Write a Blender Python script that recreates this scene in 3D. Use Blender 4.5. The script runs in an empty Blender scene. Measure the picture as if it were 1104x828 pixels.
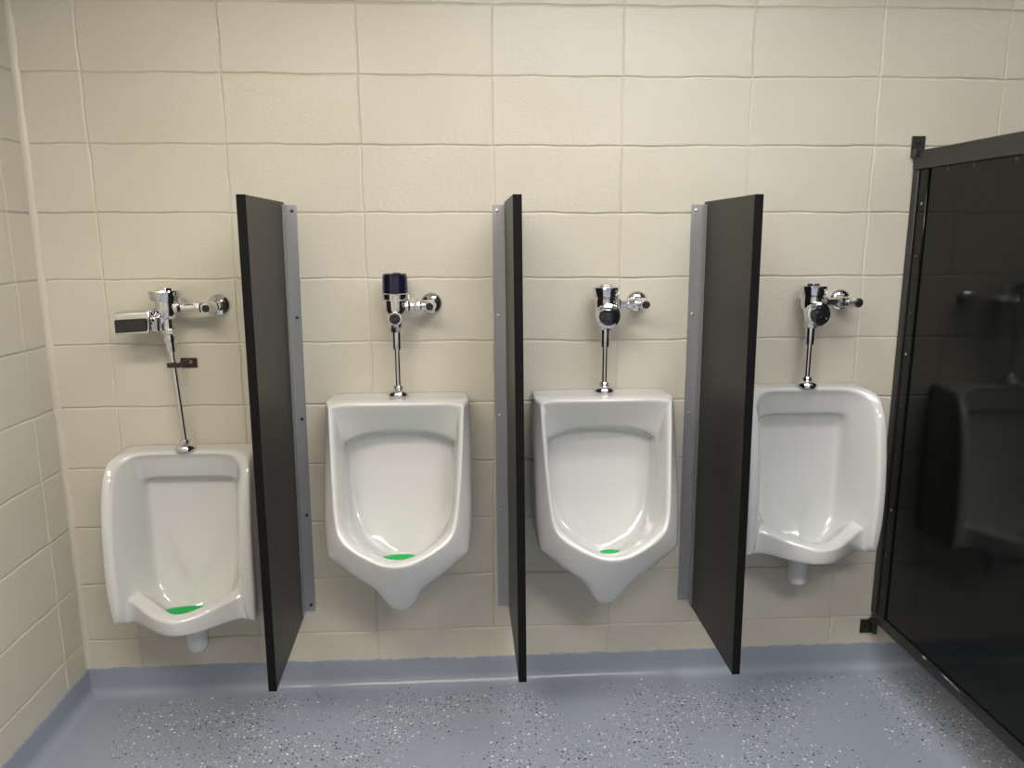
import bpy, bmesh, math, random
import numpy as np
from mathutils import Vector, Matrix
random.seed(7)
C = bpy.context.scene.collection

# ------------------------------------------------------------------ materials
def pmat(name, col, rough=.5, metal=0., coat=0., spec=.5):
    m = bpy.data.materials.new(name); m.use_nodes = True
    b = m.node_tree.nodes['Principled BSDF']
    b.inputs['Base Color'].default_value = (*col, 1); b.inputs['Roughness'].default_value = rough
    b.inputs['Metallic'].default_value = metal; b.inputs['Coat Weight'].default_value = coat
    b.inputs['Coat Roughness'].default_value = .04; b.inputs['Specular IOR Level'].default_value = spec
    return m
def N(m, t, **kw):
    n = m.node_tree.nodes.new(t)
    for k, v in kw.items():
        if hasattr(n, k): setattr(n, k, v)
        else: n.inputs[k].default_value = v
    return n
def L(m, a, b): m.node_tree.links.new(a, b)
def ramp(m, stops, interp='LINEAR'):
    r = m.node_tree.nodes.new('ShaderNodeValToRGB'); r.color_ramp.interpolation = interp
    e = r.color_ramp.elements
    while len(e) < len(stops): e.new(.5)
    for i, (p, c) in enumerate(stops):
        e[i].position = p; e[i].color = (*c, 1) if len(c) == 3 else c
    return r
def coords(m, scale=(1, 1, 1), geo=True):
    g = N(m, 'ShaderNodeNewGeometry') if geo else N(m, 'ShaderNodeTexCoord')
    mp = N(m, 'ShaderNodeMapping'); mp.inputs['Scale'].default_value = scale
    L(m, g.outputs['Position'] if geo else g.outputs['Object'], mp.inputs['Vector'])
    return mp.outputs['Vector']

def wall_mat():
    m = pmat('painted block', (.66, .605, .47), .25, spec=.5); b = m.node_tree.nodes['Principled BSDF']
    v = coords(m, (1, 1, 1.7))
    n1 = N(m, 'ShaderNodeTexNoise'); n1.inputs['Scale'].default_value = 85; n1.inputs['Detail'].default_value = 5; n1.inputs['Roughness'].default_value = .55
    n2 = N(m, 'ShaderNodeTexNoise'); n2.inputs['Scale'].default_value = 9; n2.inputs['Detail'].default_value = 3
    L(m, v, n1.inputs['Vector']); L(m, v, n2.inputs['Vector'])
    b1 = N(m, 'ShaderNodeBump'); b1.inputs['Strength'].default_value = .6; b1.inputs['Distance'].default_value = .0022
    b2 = N(m, 'ShaderNodeBump'); b2.inputs['Strength'].default_value = .15; b2.inputs['Distance'].default_value = .002
    L(m, n1.outputs['Fac'], b1.inputs['Height']); L(m, n2.outputs['Fac'], b2.inputs['Height'])
    L(m, b2.outputs['Normal'], b1.inputs['Normal']); L(m, b1.outputs['Normal'], b.inputs['Normal'])
    n3 = N(m, 'ShaderNodeTexNoise'); n3.inputs['Scale'].default_value = 2.3
    L(m, v, n3.inputs['Vector'])
    r = ramp(m, [(.3, (.555, .528, .450)), (.7, (.59, .562, .488))]); L(m, n3.outputs['Fac'], r.inputs['Fac'])
    L(m, r.outputs['Color'], b.inputs['Base Color'])
    return m

def floor_mat():
    m = pmat('grey flake epoxy', (.2, .21, .24), .22, spec=.5); b = m.node_tree.nodes['Principled BSDF']
    v = coords(m)
    base = N(m, 'ShaderNodeTexNoise'); base.inputs['Scale'].default_value = 3.5; base.inputs['Detail'].default_value = 4; L(m, v, base.inputs['Vector'])
    rb = ramp(m, [(0, (.268, .305, .375)), (1, (.285, .322, .395))]); rb.inputs['Fac'].default_value = .5
    # where the flakes were broadcast: patchy
    dn = N(m, 'ShaderNodeTexNoise'); dn.inputs['Scale'].default_value = 3.2; dn.inputs['Detail'].default_value = 3; L(m, v, dn.inputs['Vector'])
    dens = ramp(m, [(.34, (0, 0, 0)), (.66, (1, 1, 1))]); L(m, dn.outputs['Fac'], dens.inputs['Fac'])
    # none right against the walls (the cove band)
    sep = N(m, 'ShaderNodeSeparateXYZ'); g = N(m, 'ShaderNodeNewGeometry'); L(m, g.outputs['Position'], sep.inputs['Vector'])
    my = N(m, 'ShaderNodeMapRange'); my.inputs['From Min'].default_value = -.004; my.inputs['From Max'].default_value = -.10; L(m, sep.outputs['Y'], my.inputs['Value'])
    mx = N(m, 'ShaderNodeMapRange'); mx.inputs['From Min'].default_value = -.10; mx.inputs['From Max'].default_value = .12; L(m, sep.outputs['X'], mx.inputs['Value'])
    mul = N(m, 'ShaderNodeMath', operation='MULTIPLY'); L(m, my.outputs[0], mul.inputs[0]); L(m, mx.outputs[0], mul.inputs[1])
    mz = N(m, 'ShaderNodeMapRange'); mz.inputs['From Min'].default_value = .05; mz.inputs['From Max'].default_value = .0; L(m, sep.outputs['Z'], mz.inputs['Value'])
    mulz = N(m, 'ShaderNodeMath', operation='MULTIPLY'); L(m, mul.outputs[0], mulz.inputs[0]); L(m, mz.outputs[0], mulz.inputs[1])
    mul2 = N(m, 'ShaderNodeMath', operation='MULTIPLY'); L(m, mulz.outputs[0], mul2.inputs[0]); L(m, dens.outputs['Color'], mul2.inputs[1])
    last = rb.outputs['Color']
    for k, (sc, cut, stops) in enumerate([(66, .25, [(0, (.8, .8, .78)), (.36, (.035, .04, .055)), (.85, (.10, .12, .2))]),
                                          (105, .26, [(0, (.7, .71, .73)), (.42, (.05, .055, .07)), (.9, (.12, .14, .24))])]):
        wv = N(m, 'ShaderNodeTexNoise'); wv.inputs['Scale'].default_value = 160; L(m, v, wv.inputs['Vector'])
        mixv = N(m, 'ShaderNodeMix', data_type='VECTOR'); mixv.inputs[0].default_value = .006
        L(m, v, mixv.inputs[4]); L(m, wv.outputs['Color'], mixv.inputs[5])
        vo = N(m, 'ShaderNodeTexVoronoi'); vo.voronoi_dimensions = '2D'; vo.inputs['Scale'].default_value = sc; L(m, mixv.outputs[1], vo.inputs['Vector'])
        sp = N(m, 'ShaderNodeSeparateColor'); L(m, vo.outputs['Color'], sp.inputs[0])
        # radius of each flake: random, zero where the mask says no flakes
        ex = N(m, 'ShaderNodeMath', operation='SUBTRACT'); L(m, mul2.outputs[0], ex.inputs[0]); L(m, sp.outputs[1], ex.inputs[1])
        on = N(m, 'ShaderNodeMath', operation='GREATER_THAN'); L(m, ex.outputs[0], on.inputs[0]); on.inputs[1].default_value = .12
        rad = N(m, 'ShaderNodeMath', operation='MULTIPLY'); L(m, sp.outputs[2], rad.inputs[0]); rad.inputs[1].default_value = cut
        lt = N(m, 'ShaderNodeMath', operation='LESS_THAN'); L(m, vo.outputs['Distance'], lt.inputs[0]); L(m, rad.outputs[0], lt.inputs[1])
        fac = N(m, 'ShaderNodeMath', operation='MULTIPLY'); L(m, on.outputs[0], fac.inputs[0]); L(m, lt.outputs[0], fac.inputs[1])
        rc = ramp(m, stops, 'CONSTANT'); L(m, sp.outputs[0], rc.inputs['Fac'])
        mix = N(m, 'ShaderNodeMix', data_type='RGBA'); L(m, fac.outputs[0], mix.inputs[0]); L(m, last, mix.inputs[6]); L(m, rc.outputs['Color'], mix.inputs[7])
        last = mix.outputs[2]
    L(m, last, b.inputs['Base Color'])
    bn = N(m, 'ShaderNodeTexNoise'); bn.inputs['Scale'].default_value = 14; bn.inputs['Detail'].default_value = 4; L(m, v, bn.inputs['Vector'])
    bp = N(m, 'ShaderNodeBump'); bp.inputs['Strength'].default_value = .35; bp.inputs['Distance'].default_value = .004
    L(m, bn.outputs['Fac'], bp.inputs['Height']); L(m, bp.outputs['Normal'], b.inputs['Normal'])
    rr = ramp(m, [(0, (.24,) * 3), (1, (.30,) * 3)]); rr.inputs['Fac'].default_value = .5; L(m, rr.outputs['Color'], b.inputs['Roughness'])
    return m

def noisy(m, scale, dist, strength=.3, stretch=(1, 1, 1)):
    b = m.node_tree.nodes['Principled BSDF']; v = coords(m, stretch)
    n = N(m, 'ShaderNodeTexNoise'); n.inputs['Scale'].default_value = scale; n.inputs['Detail'].default_value = 4; L(m, v, n.inputs['Vector'])
    bp = N(m, 'ShaderNodeBump'); bp.inputs['Strength'].default_value = strength; bp.inputs['Distance'].default_value = dist
    L(m, n.outputs['Fac'], bp.inputs['Height']); L(m, bp.outputs['Normal'], b.inputs['Normal'])
    return m

M = {}
M['wall'] = wall_mat()
M['floor'] = floor_mat()
M['plainwall'] = noisy(pmat('far wall paint', (.62, .58, .46), .5), 60, .002)
M['darktile'] = noisy(pmat('dark opposite wall', (.58, .57, .54), .5), 60, .002)
M['ceiling'] = noisy(pmat('ceiling tile', (.7, .7, .67), .85), 120, .003)
M['ceramic'] = pmat('white vitreous china', (.60, .61, .615), .09, coat=.5)
M['chrome'] = pmat('polished chrome', (.80, .80, .82), .07, 1.)
M['darkplastic'] = pmat('dark blue black plastic', (.006, .007, .026), .16, coat=.3)
M['lens'] = pmat('black sensor lens', (.010, .011, .014), .10, coat=.5)
M['rubber'] = pmat('black cap', (.012, .012, .014), .35)
M['panel'] = noisy(pmat('matte charcoal laminate', (.014, .014, .013), .38, spec=.3), 500, .0004, .4)
M['edge'] = pmat('black laminate edge', (.005, .005, .006), .55, spec=.12)
M['alu'] = noisy(pmat('satin anodised aluminium', (.36, .37, .39), .45, .6), 300, .0003, .3, (1, 1, .05))
M['screw'] = pmat('blue steel screw', (.05, .06, .16), .3, .8)
M['steelscrew'] = pmat('steel screw', (.45, .46, .48), .3, .9)
M['stall'] = noisy(pmat('glossy black stall laminate', (.004, .005, .004), .09, spec=.25), 3, .0015, .25)
M['stallframe'] = pmat('black painted frame', (.018, .019, .018), .33)
M['brown'] = noisy(pmat('brown coated strap', (.035, .018, .010), .4), 200, .0006)
M['hole'] = pmat('screw recess', (.003, .003, .003), .8)
m = pmat('worn black paint', (.018, .019, .018), .3); M['worn'] = m
nn = N(m, 'ShaderNodeTexNoise'); nn.inputs['Scale'].default_value = 30; nn.inputs['Detail'].default_value = 6; L(m, coords(m, (1, .35, 2)), nn.inputs['Vector'])
rw = ramp(m, [(.56, (.018, .019, .018)), (.62, (.42, .41, .39))]); L(m, nn.outputs['Fac'], rw.inputs['Fac']); L(m, rw.outputs['Color'], m.node_tree.nodes['Principled BSDF'].inputs['Base Color'])
g = noisy(pmat('green urinal screen', (.0, .46, .09), .6, spec=.2), 400, .001, .5)
M['green'] = g
M['mark'] = pmat('faded stamp', (.16, .15, .13), .6)
M['white_metal'] = pmat('white fixture housing', (.75, .75, .74), .5)
def emat(name, col, s):
    m = pmat(name, (.8, .8, .8), .5); b = m.node_tree.nodes['Principled BSDF']
    b.inputs['Emission Color'].default_value = (*col, 1); b.inputs['Emission Strength'].default_value = s
    return m
M['lamp'] = emat('lit diffuser', (1, .98, .95), 20)
M['fill_rear'] = emat('added fill diffuser neutral', (1, .97, .95), 38)  # emission of the added rear fill fixture
M['fill_left'] = emat('added fill diffuser warm', (1, .89, .73), 36)  # emission of the added left fill fixture, tinted to warm that side
M['lamp4'] = emat('lit diffuser over stalls', (1, .93, .90), 12)

# ------------------------------------------------------------------ helpers
def obj(name, bm, mat, parent=None, smooth=True, subsurf=0, bevel=0, angle=35):
    me = bpy.data.meshes.new(name)
    bmesh.ops.recalc_face_normals(bm, faces=bm.faces)
    bm.to_mesh(me); bm.free()
    o = bpy.data.objects.new(name, me); C.objects.link(o)
    me.materials.append(M[mat])
    if smooth:
        for p in me.polygons: p.use_smooth = True
        if not subsurf:
            me.set_sharp_from_angle(angle=math.radians(angle))
    if bevel:
        b = o.modifiers.new('bevel', 'BEVEL'); b.width = bevel; b.segments = 2; b.limit_method = 'ANGLE'; b.angle_limit = math.radians(40)
    if subsurf:
        s = o.modifiers.new('smooth', 'SUBSURF'); s.levels = subsurf; s.render_levels = subsurf
    if parent: o.parent = parent
    return o
def tag(o, label, cat, group=None):
    o['label'] = label; o['category'] = cat
    if group: o['group'] = group
    return o
def thing(name, label, cat, loc=(0, 0, 0), group=None):
    o = bpy.data.objects.new(name, None); C.objects.link(o); o.location = loc; o.empty_display_size = .05
    return tag(o, label, cat, group)
def struct(o): o['kind'] = 'structure'; return o
def box(bm, x0, x1, y0, y1, z0, z1):
    vs = [bm.verts.new((x, y, z)) for x in (x0, x1) for y in (y0, y1) for z in (z0, z1)]
    for f in ((0, 1, 3, 2), (4, 6, 7, 5), (0, 4, 5, 1), (2, 3, 7, 6), (0, 2, 6, 4), (1, 5, 7, 3)): bm.faces.new([vs[i] for i in f])
    return vs
def hexa(bm, p):  # 8 corners: bottom 4 then top 4 (same winding)
    v = [bm.verts.new(q) for q in p]
    for f in ((0, 3, 2, 1), (4, 5, 6, 7), (0, 1, 5, 4), (1, 2, 6, 5), (2, 3, 7, 6), (3, 0, 4, 7)): bm.faces.new([v[i] for i in f])
def lathe(bm, prof, origin, axis=(0, 0, 1), seg=40):
    """prof: (radius, height along axis)"""
    q = Vector((0, 0, 1)).rotation_difference(Vector(axis).normalized()).to_matrix()
    o = Vector(origin); rings = []
    for r, h in prof:
        if r <= 1e-6: rings.append([bm.verts.new(o + q @ Vector((0, 0, h)))])
        else: rings.append([bm.verts.new(o + q @ Vector((r * math.cos(2 * math.pi * k / seg), r * math.sin(2 * math.pi * k / seg), h))) for k in range(seg)])
    for a, b in zip(rings, rings[1:]):
        for k in range(seg):
            k2 = (k + 1) % seg
            if len(a) == 1 and len(b) == 1: continue
            if len(a) == 1: bm.faces.new((a[0], b[k], b[k2]))
            elif len(b) == 1: bm.faces.new((a[k], b[0], a[k2]))
            else: bm.faces.new((a[k], b[k], b[k2], a[k2]))
def lat(name, prof, origin, axis, mat, parent, seg=40, angle=30):
    bm = bmesh.new(); lathe(bm, prof, origin, axis, seg); return obj(name, bm, mat, parent, angle=angle)

# ------------------------------------------------------------------ setting
B, H = .4064, .2032
XL = -.184            # left wall
CEIL = 2.62
XR = 4.2; YF = -3.9
rnd = random.Random(3)
# hand-laid joints wander: measured offsets of the joints (metres) per (column, course)
MEAS = {(0,1):(-.5,.3),(1,1):(-1,.8),(2,1):(-.5,0),(3,1):(0,0),(4,1):(.8,0),(5,1):(.7,.7),(6,1):(-.2,1.9),
        (0,3):(-1.9,.2),(1,3):(-1,0),(2,3):(-.5,0),(3,3):(-2,0),(4,3):(.5,-1.3),(6,3):(.5,-.8),
        (0,5):(-1.7,0),(1,5):(-.9,.2),(2,5):(-3.2,.1),(3,5):(-1,0),(4,5):(.7,-1.7),(6,5):(.4,-.9),
        (2,10):(2.6,.1),(3,10):(2.8,.3),(4,10):(2.9,-1.2),(6,10):(3.1,-.5),(6,9):(4.5,-1.8),(3,9):(1.5,1.4)}
def joff(i, j):
    # inverse distance weighting of the measured residuals (pixels -> metres)
    sx = sz = sw = 0
    for (a, b), (dx, dz) in MEAS.items():
        w = 1 / (((a - i) * 2) ** 2 + (b - j) ** 2 + .3) ** 1.5
        sx += -dx * w; sz += dz * w; sw += w
    return sx / sw / 335, sz / sw / 335

def block_wall(name, u0, u1, ujoints, z0, z1, place, back=True, wander=False):
    """a wall of painted blocks, stack bond; u runs along the wall. place(u, z, depth) -> point"""
    W = [-.0075, -.0054, -.0048, -.0036, -.0026, -.0010, .0010, .0026, .0036, .0048, .0054, .0075]
    prof = [0, 0, .02, .16, .62, 1, 1, .62, .16, .02, 0, 0]
    def axis(a, b, js):
        out = []
        lim = [a] + js + [b]
        for k in range(len(lim) - 1):
            s = lim[k] + (W[-1] if k > 0 else 0); e = lim[k + 1] - (W[-1] if k < len(lim) - 2 else 0)
            if k > 0:
                for w, p in zip(W, prof): out.append((lim[k] + w, k - 1, p))
            n = max(2, int((e - s) / .03))
            rng = range(0 if k == 0 else 1, n + (1 if k == len(lim) - 2 else 0))
            for t in rng: out.append((s + (e - s) * t / n, -1, 0))
        return out
    rows = [j * H for j in range(1, 14) if z0 + .03 < j * H < z1 - .03]
    us = axis(u0, u1, ujoints); zs = axis(z0, z1, rows)
    r = random.Random(hash(len(name)) + 5)
    damp_h = [[.0034 + r.random() * .0022 for _ in range(14)] for _ in rows]
    damp_v = [[.0018 + r.random() * .0026 for _ in range(15)] for _ in ujoints]
    ph = [(r.random() * 9, r.random() * 9) for _ in range(40)]
    bm = bmesh.new(); grid = []
    for (z, jz, pz) in zs:
        row = []
        for (u, ju, pu) in us:
            d = 0
            if jz >= 0: d = max(d, pz * damp_h[jz][int((u - u0) / B) % 14])
            if ju >= 0: d = max(d, pu * damp_v[ju][int(z / H) % 15])
            wz = .0011 * math.sin(u * 23 + ph[int(round(z / H)) % 40][0]) + .0007 * math.sin(u * 61 + ph[int(round(z / H)) % 40][1])
            wu = .0012 * math.sin(z * 27 + ph[int(round((u - u0) / B)) % 40][1]) + .0006 * math.sin(z * 71)
            du = dz = 0
            if wander and u < 3.1:
                du, dz = joff(u / B, 11 - z / H)
                if u - XL < .06: du *= (u - XL) / .06
            e = min(1, (u - u0) / .05, (u1 - u) / .05)
            row.append(bm.verts.new(place(u + (wu + du) * e, z + (wz + dz) * (1 if z0 + .02 < z < z1 - .02 else 0), d)))
        grid.append(row)
    for a in range(len(grid) - 1):
        for b in range(len(grid[0]) - 1):
            bm.faces.new((grid[a][b], grid[a][b + 1], grid[a + 1][b + 1], grid[a + 1][b]))
    return struct(obj(name, bm, 'wall', angle=70))

block_wall('wall_back', XL, XR, [i * B for i in range(0, 11) if i * B < XR - .05], 0, CEIL, lambda u, z, d: (u, d, z), wander=True)
block_wall('wall_left', 0, -YF, [.130 + B * k for k in range(0, 10) if .130 + B * k < -YF - .05], 0, CEIL, lambda u, z, d: (XL - d, -u, z))
bm = bmesh.new(); box(bm, XL, XR, YF - .1, YF, 0, CEIL); struct(obj('wall_front', bm, 'darktile'))
bm = bmesh.new(); box(bm, XR, XR + .1, YF, 0, 0, CEIL); struct(obj('wall_right', bm, 'plainwall'))
bm = bmesh.new(); box(bm, XL - .1, XR + .1, YF - .1, .1, CEIL, CEIL + .05); struct(obj('ceiling', bm, 'ceiling'))
bm = bmesh.new(); box(bm, XL - .1, XR + .1, YF - .1, .1, -.05, 0); struct(obj('floor', bm, 'floor'))
# rounded bead of paint and caulk down the corner
bm = bmesh.new(); pts = [(0, 0), (.016, 0), (.0075, .0035), (.0035, .0075), (0, .016)]
rows = []
for k in range(0, 45):
    z = .1 + (CEIL - .1) * k / 44; j = .8 + .4 * rnd.random()
    rows.append([bm.verts.new((XL - .001 + a * j, .001 - b * j, z)) for a, b in pts[1:]])
for a, b in zip(rows, rows[1:]):
    for k in range(3): bm.faces.new((a[k], a[k + 1], b[k + 1], b[k]))
struct(obj('trim_1', bm, 'wall'))

def cove(name, u0, u1, place, topz, n):
    """epoxy cove: up the wall with a ragged painted top edge, then a curve out onto the floor"""
    prof = [(.0005, 0), (.0045, -.002), (.005, -.010)] + [(.005, -.03), (.005, -.055)]
    bm = bmesh.new(); rows = []
    r = random.Random(11); j = 0
    for k in range(n + 1):
        u = u0 + (u1 - u0) * k / n
        j = j * .72 + (r.random() - .5) * .0032
        if r.random() < .05: j -= .003 * r.random()
        tz = topz(u) + j
        pr = [(.0004, tz + .0004), (.0024, tz - .0012), (.003, tz - .005), (.0035, tz - .02)]
        R_ = .035
        for t in range(0, 9):
            a = t / 8 * math.pi / 2
            pr.append((.004 + R_ * (1 - math.cos(a)), .0012 + R_ * (1 - math.sin(a)) if t < 8 else .0012))
        pr.append((.055, .0006)); pr.append((.075, .0001))
        m = [(min(d, 9), z) for d, z in pr]
        rows.append([bm.verts.new(place(u, d, z)) for d, z in m])
    for a, b in zip(rows, rows[1:]):
        for k in range(len(a) - 1): bm.faces.new((a[k], a[k + 1], b[k + 1], b[k]))
    return struct(obj(name, bm, 'floor', angle=60))
cove('baseboard_back', XL + .001, XR, lambda u, d, z: (u, -d, z), lambda u: .1005 - .0045 * min(1, max(0, (u - .5) / .6)), 900)
cove('baseboard_left', .001, -YF, lambda u, d, z: (XL + d, -u, z), lambda u: .1005, 700)

# ------------------------------------------------------------------ ceiling lights, two of them added as fill
def troffer(cx, cy, w, d, mat, label):
    t = thing('ceiling_light', label, 'ceiling light', (cx, cy, CEIL - .06), 'ceiling light fixtures')
    bm = bmesh.new()
    for x0, x1, y0, y1 in ((-w/2-.03, w/2+.03, -d/2-.03, -d/2), (-w/2-.03, w/2+.03, d/2, d/2+.03), (-w/2-.03, -w/2, -d/2, d/2), (w/2, w/2+.03, -d/2, d/2)):
        box(bm, x0, x1, y0, y1, 0, .06)
    obj('housing', bm, 'white_metal', t)
    bm = bmesh.new(); box(bm, -w/2+.001, w/2-.001, -d/2+.001, d/2-.001, .008, .02); obj('diffuser', bm, mat, t)
troffer(1.84, -1.02, 1.34, .24, 'lamp', 'long lit ceiling light above the two middle urinals')
troffer(3.6, -.95, .60, .24, 'lamp4', 'short lit ceiling light above the toilet stall at right')
troffer(.55, -1.75, 1.20, .3, 'fill_left', 'added warm fill light in front of the low far left urinal')  # unseen fixture added to brighten and warm the left end of the wall
troffer(1.95, -2.55, 1.20, .3, 'fill_rear', 'added fill light behind the viewer towards the toilet stalls')  # unseen fixture added as frontal fill for urinal fronts and left wall

# ------------------------------------------------------------------ urinals
def ring_mesh(half_rings, rc={}, sc={}):
    """rc: crease of whole rings, sc: crease of spokes {index: (value, first ring, last ring)}"""
    bm = bmesh.new(); rings = []
    cl = bm.edges.layers.float.new('crease_edge')
    for hr in half_rings:
        pts = list(hr) + [(-x, z, d) for (x, z, d) in reversed(hr[1:-1])]
        rings.append([bm.verts.new((x, -d, z)) for x, z, d in pts])
    n = len(rings[0])
    for a, b in zip(rings, rings[1:]):
        for k in range(n):
            k2 = (k + 1) % n; bm.faces.new((a[k], a[k2], b[k2], b[k]))
    bm.faces.new(rings[-1])
    bm.faces.new(rings[0])
    for k, v in rc.items():
        a, b, val = v if isinstance(v, tuple) else (0, 12, v)
        for q in range(n):
            h = q if q < 12 else n - 1 - q      # half index of the edge
            if a <= h < b: bm.edges.get((rings[k][q], rings[k][(q + 1) % n]))[cl] = val
    for i, (val, a, b) in sc.items():
        for q in {i, n - i} if 0 < i < 12 else {i}:
            for k in range(a, b): bm.edges.get((rings[k][q], rings[k + 1][q]))[cl] = val
    return bm
def lerp(a, b, t): return [tuple(p + (q - p) * t for p, q in zip(u, v)) for u, v in zip(a, b)]

# pointed urinal (straight sides, arched flush box, funnel bottom); z measured down from the top
A_wall = [(0,0,.001),(.10,0,.001),(.18,0,.001),(.214,-.003,.001),(.221,-.05,.001),(.223,-.17,.001),(.223,-.28,.001),(.223,-.38,.001),(.216,-.47,.001),(.150,-.52,.001),(.075,-.575,.001),(.042,-.63,.001),(0,-.64,.001)]
A_fl = [(0,.001,.135),(.10,.001,.133),(.175,.001,.128),(.222,-.002,.122),(.226,-.06,.135),(.227,-.17,.165),(.227,-.28,.20),(.227,-.39,.235),(.216,-.460,.255),(.148,-.513,.272),(.070,-.568,.265),(.040,-.652,.228),(0,-.678,.21)]
A_fl2 = [(0,.0005,.155),(.10,.0005,.153),(.178,.0005,.148),(.219,-.006,.14),(.222,-.07,.153),(.2225,-.17,.182),(.223,-.28,.217),(.221,-.385,.252),(.207,-.447,.275),(.140,-.497,.294),(.064,-.550,.29),(.029,-.620,.255),(0,-.645,.24)]
A_ridge = [(0,-.003,.172),(.10,-.003,.171),(.172,-.003,.166),(.206,-.013,.171),(.202,-.09,.193),(.197,-.18,.222),(.190,-.265,.252),(.182,-.350,.288),(.168,-.392,.306),(.122,-.420,.330),(.062,-.4475,.346),(.03,-.456,.350),(0,-.459,.351)]
A_ridge2 = [(0,-.008,.176),(.10,-.008,.174),(.168,-.009,.169),(.198,-.020,.171),(.194,-.09,.190),(.1885,-.18,.219),(.182,-.262,.248),(.174,-.343,.283),(.160,-.383,.300),(.116,-.411,.324),(.059,-.438,.338),(.028,-.446,.342),(0,-.449,.343)]
A_in0 = [(0,-.018,.170),(.10,-.019,.168),(.164,-.022,.164),(.188,-.032,.163),(.186,-.095,.178),(.182,-.18,.205),(.177,-.262,.234),(.170,-.340,.268),(.155,-.380,.285),(.112,-.409,.309),(.057,-.436,.322),(.027,-.445,.326),(0,-.448,.327)]
A_arch = [(0,-.094,.118),(.09,-.099,.118),(.145,-.115,.118),(.178,-.136,.118),(.178,-.165,.126),(.177,-.21,.145),(.174,-.27,.175),(.169,-.338,.205),(.154,-.385,.235),(.110,-.425,.265),(.055,-.452,.278),(.027,-.461,.28),(0,-.464,.28)]
A_arch2 = [(0,-.103,.106),(.088,-.108,.106),(.142,-.124,.106),(.174,-.145,.106),(.176,-.175,.108),(.176,-.225,.114),(.174,-.29,.125),(.168,-.355,.150),(.152,-.408,.18),(.106,-.450,.210),(.053,-.478,.225),(.026,-.487,.227),(0,-.490,.227)]
A_back = [(0,-.106,.070),(.086,-.111,.070),(.140,-.127,.070),(.171,-.148,.069),(.175,-.18,.066),(.175,-.24,.062),(.173,-.31,.065),(.166,-.375,.085),(.145,-.435,.125),(.098,-.475,.158),(.049,-.502,.176),(.024,-.51,.18),(0,-.512,.18)]
A_back2 = [(0,-.125,.050),(.08,-.130,.050),(.130,-.144,.050),(.159,-.164,.050),(.166,-.20,.049),(.167,-.255,.049),(.164,-.33,.052),(.154,-.398,.07),(.126,-.455,.105),(.084,-.492,.136),(.042,-.514,.153),(.02,-.52,.156),(0,-.522,.157)]
A_b3 = [(0,-.20,.055),(.07,-.205,.055),(.11,-.215,.055),(.125,-.235,.055),(.128,-.27,.056),(.128,-.32,.060),(.122,-.38,.075),(.108,-.43,.095),(.088,-.475,.115),(.06,-.505,.13),(.03,-.522,.14),(.015,-.526,.14),(0,-.527,.14)]
A_b4 = [(0,-.36,.066),(.045,-.362,.066),(.068,-.370,.068),(.075,-.385,.071),(.077,-.405,.077),(.076,-.43,.085),(.072,-.455,.095),(.062,-.475,.104),(.05,-.495,.112),(.035,-.51,.119),(.018,-.521,.124),(.009,-.524,.125),(0,-.525,.125)]
A_b5 = lerp(A_b4, [(0,-.505,.108)] * 13, .7)
# low-lipped urinal with flared side shields
B_wall = [(0,0,.001),(.10,0,.001),(.18,0,.001),(.217,-.004,.001),(.222,-.06,.001),(.224,-.19,.001),(.224,-.32,.001),(.224,-.44,.001),(.220,-.53,.001),(.186,-.53,.001),(.14,-.525,.001),(.07,-.53,.001),(0,-.535,.001)]
B_fl = [(0,.001,.078),(.10,.001,.078),(.17,.001,.086),(.219,-.010,.128),(.227,-.065,.165),(.229,-.19,.190),(.229,-.32,.203),(.229,-.44,.203),(.224,-.534,.19),(.187,-.538,.175),(.160,-.530,.168),(.08,-.534,.232),(0,-.537,.262)]
B_fr = [(0,-.0015,.092),(.10,-.0015,.092),(.166,-.003,.100),(.211,-.020,.143),(.221,-.07,.178),(.222,-.19,.204),(.222,-.32,.217),(.222,-.44,.217),(.216,-.527,.205),(.187,-.533,.182),(.161,-.528,.176),(.08,-.533,.247),(0,-.536,.284)]
B_fr2 = [(0,-.006,.096),(.10,-.006,.096),(.158,-.009,.102),(.197,-.032,.144),(.201,-.08,.180),(.200,-.19,.206),(.200,-.31,.219),(.200,-.43,.219),(.196,-.515,.211),(.182,-.520,.185),(.159,-.520,.186),(.08,-.526,.258),(0,-.531,.295)]
B_fr3 = [(0,-.012,.094),(.10,-.012,.094),(.154,-.015,.099),(.188,-.038,.137),(.191,-.085,.172),(.190,-.19,.199),(.190,-.30,.213),(.190,-.405,.213),(.189,-.450,.209),(.177,-.456,.186),(.155,-.459,.192),(.08,-.475,.264),(0,-.486,.301)]
B_rim = [(0,-.02,.088),(.10,-.02,.088),(.15,-.024,.092),(.181,-.044,.125),(.185,-.09,.160),(.184,-.19,.187),(.184,-.29,.200),(.183,-.385,.200),(.183,-.436,.198),(.171,-.447,.180),(.150,-.452,.187),(.077,-.468,.258),(0,-.479,.294)]
B_rim2 = [(0,-.05,.079),(.10,-.05,.079),(.142,-.053,.081),(.170,-.066,.100),(.175,-.11,.135),(.175,-.20,.165),(.174,-.29,.175),(.172,-.375,.174),(.168,-.418,.170),(.154,-.438,.156),(.134,-.447,.163),(.066,-.463,.228),(0,-.475,.266)]
B_sh = [(0,-.088,.068),(.09,-.088,.068),(.130,-.090,.068),(.152,-.098,.072),(.160,-.13,.096),(.162,-.20,.12),(.161,-.29,.13),(.157,-.37,.132),(.148,-.43,.135),(.136,-.455,.138),(.118,-.468,.147),(.06,-.482,.20),(0,-.488,.24)]
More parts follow.
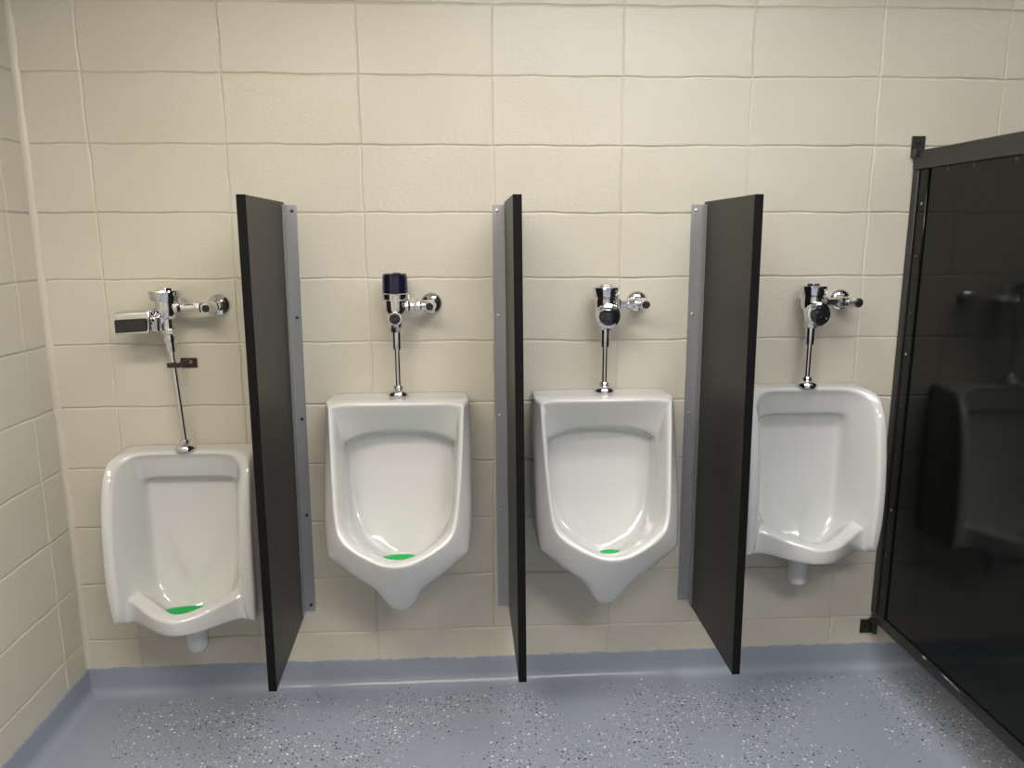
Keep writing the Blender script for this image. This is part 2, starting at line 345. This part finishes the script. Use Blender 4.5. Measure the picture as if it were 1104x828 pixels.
B_sh2 = [(0,-.095,.058),(.088,-.095,.058),(.126,-.097,.058),(.145,-.106,.060),(.152,-.14,.068),(.153,-.21,.078),(.152,-.30,.088),(.148,-.385,.098),(.138,-.445,.11),(.122,-.478,.122),(.10,-.498,.136),(.052,-.512,.178),(0,-.516,.21)]
B_b1 = [(0,-.100,.038),(.085,-.100,.038),(.122,-.103,.038),(.139,-.113,.039),(.146,-.15,.042),(.147,-.22,.044),(.145,-.31,.050),(.139,-.40,.064),(.124,-.458,.083),(.104,-.495,.101),(.08,-.516,.118),(.04,-.528,.15),(0,-.532,.17)]
B_b2 = [(0,-.135,.032),(.075,-.135,.032),(.108,-.140,.032),(.122,-.152,.033),(.128,-.19,.034),(.128,-.25,.036),(.126,-.33,.042),(.118,-.41,.058),(.102,-.462,.078),(.082,-.497,.097),(.06,-.516,.112),(.03,-.526,.132),(0,-.529,.145)]
B_b3 = [(0,-.28,.036),(.05,-.28,.036),(.075,-.285,.036),(.085,-.30,.037),(.088,-.33,.040),(.088,-.365,.046),(.084,-.40,.056),(.077,-.44,.072),(.064,-.475,.09),(.05,-.50,.105),(.035,-.514,.116),(.018,-.521,.126),(0,-.523,.13)]
B_b4 = lerp(B_b3, [(0,-.495,.10)] * 13, .6)
A_RINGS = [A_wall, A_fl, A_fl2, A_ridge, A_ridge2, A_in0, A_arch, A_arch2, A_back, A_back2, A_b3, A_b4, A_b5]
B_RINGS = [B_wall, B_fl, B_fr, B_fr2, B_fr3, B_rim, B_rim2, B_sh, B_sh2, B_b1, B_b2, B_b3, B_b4]

def urinal(kind, x, ztop, label):
    t = thing('urinal', label, 'urinal', (x, 0, ztop), 'white wall-hung urinals')
    if kind == 'A':
        obj('bowl', ring_mesh(A_RINGS, {0: .9, 1: .4, 3: .45, 6: (0, 3, .8), 7: (0, 3, .5), 9: (3, 7, .3)}, {3: (.8, 0, 9), 8: (.6, 0, 2), 10: (.3, 0, 2)}), 'ceramic', t, subsurf=3)
        bm = bmesh.new()      # the trap housing behind the pointed front
        lathe(bm, [(0, 0), (.030, .001), (.036, .012), (.042, .04), (.058, .10), (.07, .13)], (0, -.10, -.655), (0, 0, 1), 24)
        obj('trap', bm, 'ceramic', t, subsurf=1)
    else:
        obj('bowl', ring_mesh(B_RINGS, {0: .9, 3: (3, 8, .4), 4: .4, 5: (8, 12, .5), 6: (8, 12, .5), 7: (0, 3, .8), 8: (0, 3, .4)}, {3: (.25, 0, 5), 8: (.6, 0, 5), 9: (.5, 1, 6)}), 'ceramic', t, subsurf=3)
        bm = bmesh.new()
        lathe(bm, [(0, 0), (.024, .001), (.031, .008), (.034, .03), (.038, .09), (.05, .15)], (0, -.115, -.672), (0, 0, 1), 28)
        obj('trap', bm, 'ceramic', t, subsurf=1)
    return t
U = {}
u1 = urinal('B', .236, .893, 'white low-mounted urinal at far left, set below the others beside the cream corner')
u2 = urinal('A', .914, 1.056, 'white pointed urinal under the valve with the tall dark blue-black cap')
u3 = urinal('A', 1.562, 1.058, 'white pointed urinal between the centre and right privacy panels')
u4 = urinal('B', 2.238, 1.066, 'white urinal with low dipped lip mounted beside the black toilet stall')
bm = bmesh.new(); box(bm, -.128, -.094, -.012, -.0105, .0008, .0016); obj('maker_mark', bm, 'mark', u1)

def screen(x, d, z, w, l, tilt, label):
    bm = bmesh.new(); n = 40
    def P(r, a):
        return (r * w * math.cos(a), r * l * math.sin(a))
    top = []; 
    for rr, h in ((1, -.0015), (1, .001), (.96, .002), (.6, .0028), (.3, .003)):
        top.append([bm.verts.new((*P(rr, 2 * math.pi * k / n), h)) for k in range(n)])
    for a, b in zip(top, top[1:]):
        for k in range(n): bm.faces.new((a[k], a[(k + 1) % n], b[(k + 1) % n], b[k]))
    bm.faces.new(top[0]); bm.faces.new(top[-1])
    o = obj('urinal_screen', bm, 'green'); o.location = (x, -d, z); o.rotation_euler = (tilt, 0, 0)
    return tag(o, label, 'urinal screen', 'green urinal screens')
screen(.240, .172, .893 - .500, .078, .055, math.radians(-14), 'green plastic drain screen lying large in the bowl of the low far left urinal')
screen(.914, .215, 1.056 - .486, .056, .05, math.radians(-12), 'green drain screen in the bowl of the pointed urinal below the dark-capped valve')
screen(1.580, .214, 1.058 - .491, .038, .045, math.radians(-12), 'green drain screen in the bowl of the pointed urinal between centre and right panels')
screen(2.238, .185, 1.066 - .507, .055, .040, math.radians(-12), 'green drain screen almost hidden behind the lip of the urinal next to the stall')

# ------------------------------------------------------------------ flush valves
def valve(kind, x, base_z, label, stop_dx, group='chrome flush valves', basex=None):
    """kind: side, top or round sensor. x is the tube axis; all at D out from the wall"""
    D = .078
    t = thing('flush_valve', label, 'flush valve', (x, -D, base_z), group)
    z = lambda v: v - base_z
    bx = 0 if basex is None else basex - x
    lean = Vector((-bx, 0, 1.30 - base_z)).normalized()
    o = (bx, 0, 0)
    # spud flange on the urinal's top
    lat('spud_flange', [(0, .0003), (.033, .0003), (.0335, .006), (.031, .013), (.024, .019), (.0165, .022), (.0165, .030), (.0145, .033), (.010, .034), (0, .034)], o, (0, 0, 1), 'chrome', t)
    ht = z(1.212) / lean.z
    lat('flush_tube', [(.0088, .02), (.0088, ht)], o, lean, 'chrome', t, 24)
    h = lambda v: z(v) / lean.z
    lat('vacuum_breaker', [(0, h(1.206)), (.013, h(1.206)), (.0142, h(1.210)), (.0142, h(1.258)), (.0125, h(1.266)), (0, h(1.266))], o, lean, 'chrome', t, 28)
    lat('coupling_nut', [(.012, h(1.262)), (.0205, h(1.262)), (.0212, h(1.266)), (.0212, h(1.276)), (.019, h(1.281)), (.012, h(1.281))], o, lean, 'chrome', t, 8, angle=20)
    ztop = 1.364
    body = bmesh.new()
    lathe(body, [(0, z(1.278)), (.0195, z(1.278)), (.0185, z(1.295)), (.0185, z(1.308)), (.025, z(1.314)), (.0325, z(1.322)), (.0345, z(1.332)), (.0345, z(1.357)), (.033, z(ztop)), (0, z(ztop))], (0, 0, 0))
    obj('valve_body', body, 'chrome', t, angle=40)
    if kind == 'top':
        lat('collar', [(.03, z(1.360)), (.0395, z(1.360)), (.0425, z(1.364)), (.043, z(1.380)), (.041, z(1.382)), (.03, z(1.382))], (0, 0, 0), (0, 0, 1), 'chrome', t)
        c = lat('sensor_cap', [(0, z(1.381)), (.0385, z(1.381)), (.0392, z(1.388)), (.0385, z(1.430)), (.037, z(1.438)), (.0335, z(1.442)), (0, z(1.443))], (0, 0, 0), (0, 0, 1), 'darkplastic', t)
        c['label'] = 'tall dark blue-black sensor cap'
        bm = bmesh.new(); box(bm, -.002, .020, -.036, -.030, z(1.4405), z(1.4455)); obj('sensor_window', bm, 'lens', c, bevel=.0015)
        b = lat('override_button', [(0, 0), (.0215, 0), (.0225, .004), (.0225, .022), (.0205, .027), (.017, .0275), (.017, .025), (0, .025)], (0, -.018, z(1.306)), (0, -1, .02), 'chrome', t)
        lat('button_face', [(.0168, 0.0235), (.0168, .0262), (.0145, .0275), (0, .028)], (0, -.018, z(1.306)), (0, -1, .02), 'lens', b)['label'] = 'round black button face'
    else:
        tz = 1.366; kk = 1.0 if kind == 'round' else 1.12
        bm = bmesh.new()
        lathe(bm, [(.028, z(tz - .003)), (.038 * kk, z(tz)), (.0395 * kk, z(tz + .003)), (.0435 * kk, z(tz + .026)), (.0425 * kk, z(tz + .029)), (0, z(tz + .030))], (0, 0, 0), (0, 0, 1), 24)
        obj('valve_cap', bm, 'chrome', t, angle=25)
        bm = bmesh.new()
        lathe(bm, [(0, z(tz + .029)), (.021, z(tz + .029)), (.0215, z(tz + .031)), (.0205, z(tz + .037)), (0, z(tz + .0375))], (0, 0, 0), (0, 0, 1), 6)
        obj('cap_nut', bm, 'chrome', t, bevel=.001, angle=20)
    if kind == 'round':
        ax = (0, -1, .03)
        s = lat('sensor_housing', [(0, -.004), (.021, -.004), (.024, .004), (.031, .010), (.0385, .018), (.0395, .024), (.0395, .034), (.0375, .039), (.0295, .041), (.0285, .038), (0, .038)], (-.001, -.014, z(1.308)), ax, 'chrome', t, 48)
        lens = lat('sensor_lens', [(0.0283, .0375), (.0282, .040), (.024, .0425), (0, .0437)], (-.001, -.014, z(1.308)), ax, 'lens', s, 48)
        lens['label'] = 'round black sensor lens'
        lat('lens_ring', [(.008, .0431), (.0095, .0440), (.011, .0429)], (-.001, -.014, z(1.308)), ax, 'rubber', s, 32)
    if kind == 'side':
        # angled side port with gaskets, then the long sensor box hung on it
        R = Matrix.Rotation(math.radians(5), 4, 'Y')
        bm = bmesh.new()
        lathe(bm, [(0, .006), (.022, .006), (.024, .014), (.024, .028), (.019, .034), (.019, .046), (0, .046)], (0, 0, z(1.318)), (-1, -.1, -.42), 28)
        obj('side_port', bm, 'chrome', t)
        lat('gasket', [(.0195, 0), (.0262, 0), (.0262, .004), (.0195, .004)], (-.026, -.003, z(1.318) - .011), (-1, -.1, -.42), 'rubber', t, 28)
        bm = bmesh.new()
        v = box(bm, -.134, -.030, -.060, .004, z(1.268), z(1.338))
        bmesh.ops.bevel(bm, geom=[e for e in bm.edges], offset=.0085, segments=4, affect='EDGES', profile=.6)
        for q in bm.verts:
            if q.co.z > z(1.30): q.co.y += .35 * (q.co.z - z(1.30))
            q.co.z += .05 * (q.co.x + .08)
        sb = obj('sensor_box', bm, 'chrome', t, angle=50)
        sb['label'] = 'chrome sensor box mounted on the side'
        bm = bmesh.new(); box(bm, -.131, -.036, -.0622, -.055, z(1.273), z(1.315))
        bmesh.ops.bevel(bm, geom=[e for e in bm.edges], offset=.003, segments=2, affect='EDGES')
        for q in bm.verts: q.co.z += .05 * (q.co.x + .08)
        obj('sensor_window', bm, 'lens', sb, angle=50)['label'] = 'rectangular black window'
        bm = bmesh.new()
        hexa(bm, [(-.040, -.052, z(1.282)), (-.012, -.034, z(1.270)), (-.012, .004, z(1.270)), (-.040, .002, z(1.282)), (-.040, -.052, z(1.322)), (-.010, -.034, z(1.318)), (-.010, .004, z(1.318)), (-.040, .002, z(1.322))])
        obj('box_clamp', bm, 'chrome', t, bevel=.006)
        for dz, dx in ((1.308, -.024), (1.300, -.030)):
            lat('clamp_screw', [(0, .0), (.0035, 0), (.0035, .002), (0, .0025)], (dx, -.0445, z(dz)), (0, -1, 0), 'hole', t, 12)
        lat('drip_collar', [(.0, z(1.236)), (.017, z(1.236)), (.0185, z(1.24)), (.0175, z(1.256)), (0, z(1.256))], (.002, 0, 0), (0, 0, 1), 'chrome', t, 24)
    # tailpiece to the stop on the supply
    sz = z(1.343); sx = stop_dx
    lat('tailpiece', [(0, .026), (.021, .026), (.0225, .030), (.0225, .040), (.020, .044), (.0125, .046), (.0125, sx - .045), (0, sx - .045)], (0, 0, sz), (1, 0, 0), 'chrome', t, 8 if kind != 'side' else 28, angle=20)
    lat('slip_nut', [(.0125, sx - .050), (.0175, sx - .049), (.019, sx - .045), (.019, sx - .030), (.0165, sx - .026), (.0125, sx - .026)], (0, 0, sz), (1, 0, 0), 'chrome', t, 8, angle=20)
    bm = bmesh.new()
    lathe(bm, [(0, -.028), (.014, -.028), (.017, -.022), (.0185, -.006), (.0185, .022), (.0165, .030), (.0155, .044), (.0145, .046), (.0115, .0465), (.0115, .044), (0, .044)], (sx, 0, sz), (0, -1, 0), 36)
    lathe(bm, [(0, -.028), (.0155, -.028), (.0165, -.02), (.015, -.004), (0, 0)], (sx, 0, sz), (1, 0, 0), 28)
    st = obj('control_stop', bm, 'chrome', t, angle=40)
    lat('stop_cap', [(0.0112, .0435), (.0112, .0478), (.0095, .049), (0, .0493)], (sx, 0, sz), (0, -1, 0), 'rubber', st, 28)['label'] = 'black screw cap'
    lat('supply_pipe', [(.0125, -.001), (.0125, .05)], (sx, D - .002, sz), (0, -1, 0), 'chrome', t, 24)
    lat('wall_flange', [(.0, .0004), (.0345, .0004), (.0352, .003), (.033, .0075), (.027, .013), (.019, .017), (.0175, .030), (.0155, .032), (0, .032)], (sx, D - .001, sz), (0, -1, 0), 'chrome', t, 44)
    return t
valve('side', .2185, .8945, 'chrome flush valve with long black-windowed sensor box on its left, above the low urinal', .134, basex=.240)
valve('top', .9135, 1.0575, 'chrome flush valve with tall dark blue-black cap and small round button', .107)
valve('round', 1.5705, 1.0595, 'chrome flush valve with large round black sensor, between centre and right panels', .116)
valve('round', 2.2375, 1.0675, 'chrome flush valve with large round black sensor, nearest the black toilet stall', .128)

# brown strap that once held the low urinal's tube
t = thing('pipe_clamp', 'small dark brown pipe clamp screwed to the cream wall around the leaning chrome tube', 'pipe clamp', (.247, -.002, 1.160))
bm = bmesh.new(); box(bm, -.028, .024, -.004, .0015, -.016, .016); obj('wall_plate', bm, 'brown', t, bevel=.003)
bm = bmesh.new(); box(bm, -.004, .002, -.090, -.001, -.001, .014); box(bm, -.036, .002, -.0935, -.0895, -.001, .014); obj('strap', bm, 'brown', t, bevel=.0018)
lat('screw', [(0, 0), (.006, 0), (.0055, .003), (0, .004)], (.004, -.004, .003), (0, -1, 0), 'steelscrew', t, 14)

# ------------------------------------------------------------------ privacy panels
def partition(side, xb, xf, lean_b, lean_f, label, screwmat, wl=.036):
    """side = +1: bracket on the right face, -1: left face. xb/xf = bracket-side face at wall / at front (top), lean = shift at bottom"""
    zt, zb = 1.658, .278; th = .0225
    o = thing('privacy_panel', label, 'partition', (xb, 0, zb), 'black privacy panels between urinals')
    y0, y1 = -.010, -.452
    def X(d, z, off=0):
        k = (zt - z) / (zt - zb); f = d / .452
        return (xb + (xf - xb) * f + (lean_b + (lean_f - lean_b) * f) * k + off) - xb
    def P(d, z, off): return (X(d, z, off), -d, z - zb)
    bm = bmesh.new(); ins = -side * th
    hexa(bm, [P(.010, zb, 0), P(.450, zb, 0), P(.450, zb, ins), P(.010, zb, ins), P(.010, zt, 0), P(.450, zt, 0), P(.450, zt, ins), P(.010, zt, ins)])
    obj('board', bm, 'panel', o, smooth=False)
    # edge banding: front, top and bottom strips
    bm = bmesh.new(); e = .0006
    hexa(bm, [P(.4495, zb - e, e * side), P(.4515, zb - e, e * side), P(.4515, zb - e, ins - e * side), P(.4495, zb - e, ins - e * side), P(.4495, zt + e, e * side), P(.4515, zt + e, e * side), P(.4515, zt + e, ins - e * side), P(.4495, zt + e, ins - e * side)])
    obj('front_edge', bm, 'edge', o, smooth=False)['label'] = 'black front edge band'
    # L bracket of extruded aluminium
    z0, z1 = .288, 1.650; w = .0022; s = side
    bm = bmesh.new()
    a = .0006 * s; b = (.0006 + w) * s; c = wl * s
    for (d0, d1, o0, o1) in ((.0012, .042, a, b), (.0012, .0012 + w, a, c)):
        q = []
        for zz in (z0, z1):
            q += [P(d0, zz, o0), P(d1, zz, o0), P(d1, zz, o1), P(d0, zz, o1)]
        hexa(bm, q)
    # heel thickening
    q = []
    for zz in (z0, z1): q += [P(.0012, zz, a), P(.008, zz, a), P(.008, zz, a + .006 * s), P(.0012, zz, a + .006 * s)]
    hexa(bm, q)
    br = obj('wall_bracket', bm, 'alu', o, smooth=False)
    for k in range(5):
        zz = 1.632 - k * .3315
        if k == 4: zz = .312
        lat('screw', [(0, -.001), (.0058, 0), (.0052, .0022), (.003, .0034), (0, .0036)], P(.0012 + w, zz, wl * .62 * s), (0, -1, 0), screwmat, br, 14)
        p = P(.026, zz - .012, b)
        lat('rivet', [(0, -.001), (.0042, 0), (.0036, .0016), (0, .0022)], p, (s, 0, 0), 'steelscrew', br, 12)
    return o
partition(1, .574, .583, -.013, -.008, 'black privacy panel at left with bluish screws in its aluminium bracket', 'screw', .037)
partition(-1, 1.2555, 1.256, .009, .013, 'narrow-looking black privacy panel in the centre, seen almost edge on', 'steelscrew', .038)
partition(-1, 1.894, 1.889, .008, .013, 'black privacy panel at right, in front of the urinal next to the stall', 'steelscrew', .040)

# ------------------------------------------------------------------ toilet stall side wall
XS = 2.577
t = thing('stall_partition', 'tall glossy black toilet stall side wall at the right edge of the picture', 'toilet stall', (XS, 0, .19))
def sbox(name, x0, x1, d0, d1, z0, z1, mat, bev=.002, parent=None):
    bm = bmesh.new(); box(bm, x0, x1, -d1, -d0, z0 - .19, z1 - .19); return obj(name, bm, mat, parent or t, bevel=bev)
DEP = 1.55
sbox('panel', .006, .024, .03, DEP, .215, 1.775, 'stall', 0)
sbox('top_rail', -.008, .034, .004, DEP + .02, 1.757, 1.815, 'stallframe', .003)
sbox('bottom_rail', -.003, .029, .006, DEP + .01, .192, .222, 'stallframe', .003)
sbox('bottom_bead', -.003, .008, .05, DEP, .2215, .229, 'worn', .003)
sbox('wall_channel', -.006, .032, .004, .034, .222, 1.757, 'stallframe', .003)
sbox('stile', .000, .010, .034, .080, .222, 1.757, 'stall', .0025)
# small weld bumps and chips of paint along the frame
r = random.Random(4)
for k in range(9):
    zz = 1.66 - k * .17 + r.uniform(-.02, .02)
    lat('frame_screw', [(0, 0), (.0042, 0), (.0035, .0018), (0, .0024)], (.0, -.058 + r.uniform(-.003, .003), zz - .19), (-1, 0, 0), 'stallframe' if k % 3 else 'steelscrew', t, 12)
for k, dd in enumerate((.17, .29, .46)):
    lat('rail_rivet', [(0, 0), (.008, 0), (.0065, .002), (0, .003)], (.006, -dd, 1.748 - .19), (-1, 0, 0), 'stallframe', t, 14)
# brackets to the wall
bm = bmesh.new(); box(bm, -.018, .026, -.006, -.0008, 1.812 - .19, 1.862 - .19); box(bm, -.018, .0, -.03, -.001, 1.795 - .19, 1.818 - .19)
b = obj('bracket', bm, 'stallframe', t, bevel=.0015); lat('bracket_screw', [(0, 0), (.006, 0), (.005, .003), (0, .004)], (.003, -.006, 1.84 - .19), (0, -1, 0), 'hole', b, 14)
bm = bmesh.new(); box(bm, -.040, .004, -.006, -.0008, .137 - .19, .190 - .19); box(bm, -.010, .004, -.04, -.001, .150 - .19, .196 - .19)
b = obj('bracket', bm, 'stallframe', t, bevel=.0015); lat('bracket_screw', [(0, 0), (.006, 0), (.005, .003), (0, .004)], (-.026, -.006, .165 - .19), (0, -1, 0), 'hole', b, 14)
# front pilaster of the stall stands on the floor, outside the frame
sbox('pilaster', -.01, .03, DEP + .02, DEP + .14, 0.0, 1.80, 'stall', .002)

sbox('front_panel', .03, 1.30, DEP + .06, DEP + .085, .20, 1.775, 'stall', .002)
# ------------------------------------------------------------------ world, camera
w = bpy.data.worlds.new('w'); bpy.context.scene.world = w; w.use_nodes = True
w.node_tree.nodes['Background'].inputs['Color'].default_value = (.9, .92, 1, 1)
w.node_tree.nodes['Background'].inputs['Strength'].default_value = .0
cam = bpy.data.cameras.new('cam'); co = bpy.data.objects.new('cam', cam); C.objects.link(co)
cam.sensor_width = 36; cam.lens = 36 * 812.4486 / 1104; cam.clip_start = .02
co.matrix_world = Matrix.Translation((1.1374, -2.4339, 1.5534)) @ Matrix.Rotation(-.0578, 4, 'Z') @ Matrix.Rotation(math.pi / 2 - .1939, 4, 'X') @ Matrix.Rotation(-.0034, 4, 'Z')
s = bpy.context.scene; s.camera = co
s.view_settings.view_transform = 'Standard'; s.view_settings.look = 'None'; s.view_settings.gamma = 1
s.view_settings.use_curve_mapping = False; s.view_settings.exposure = 0.04
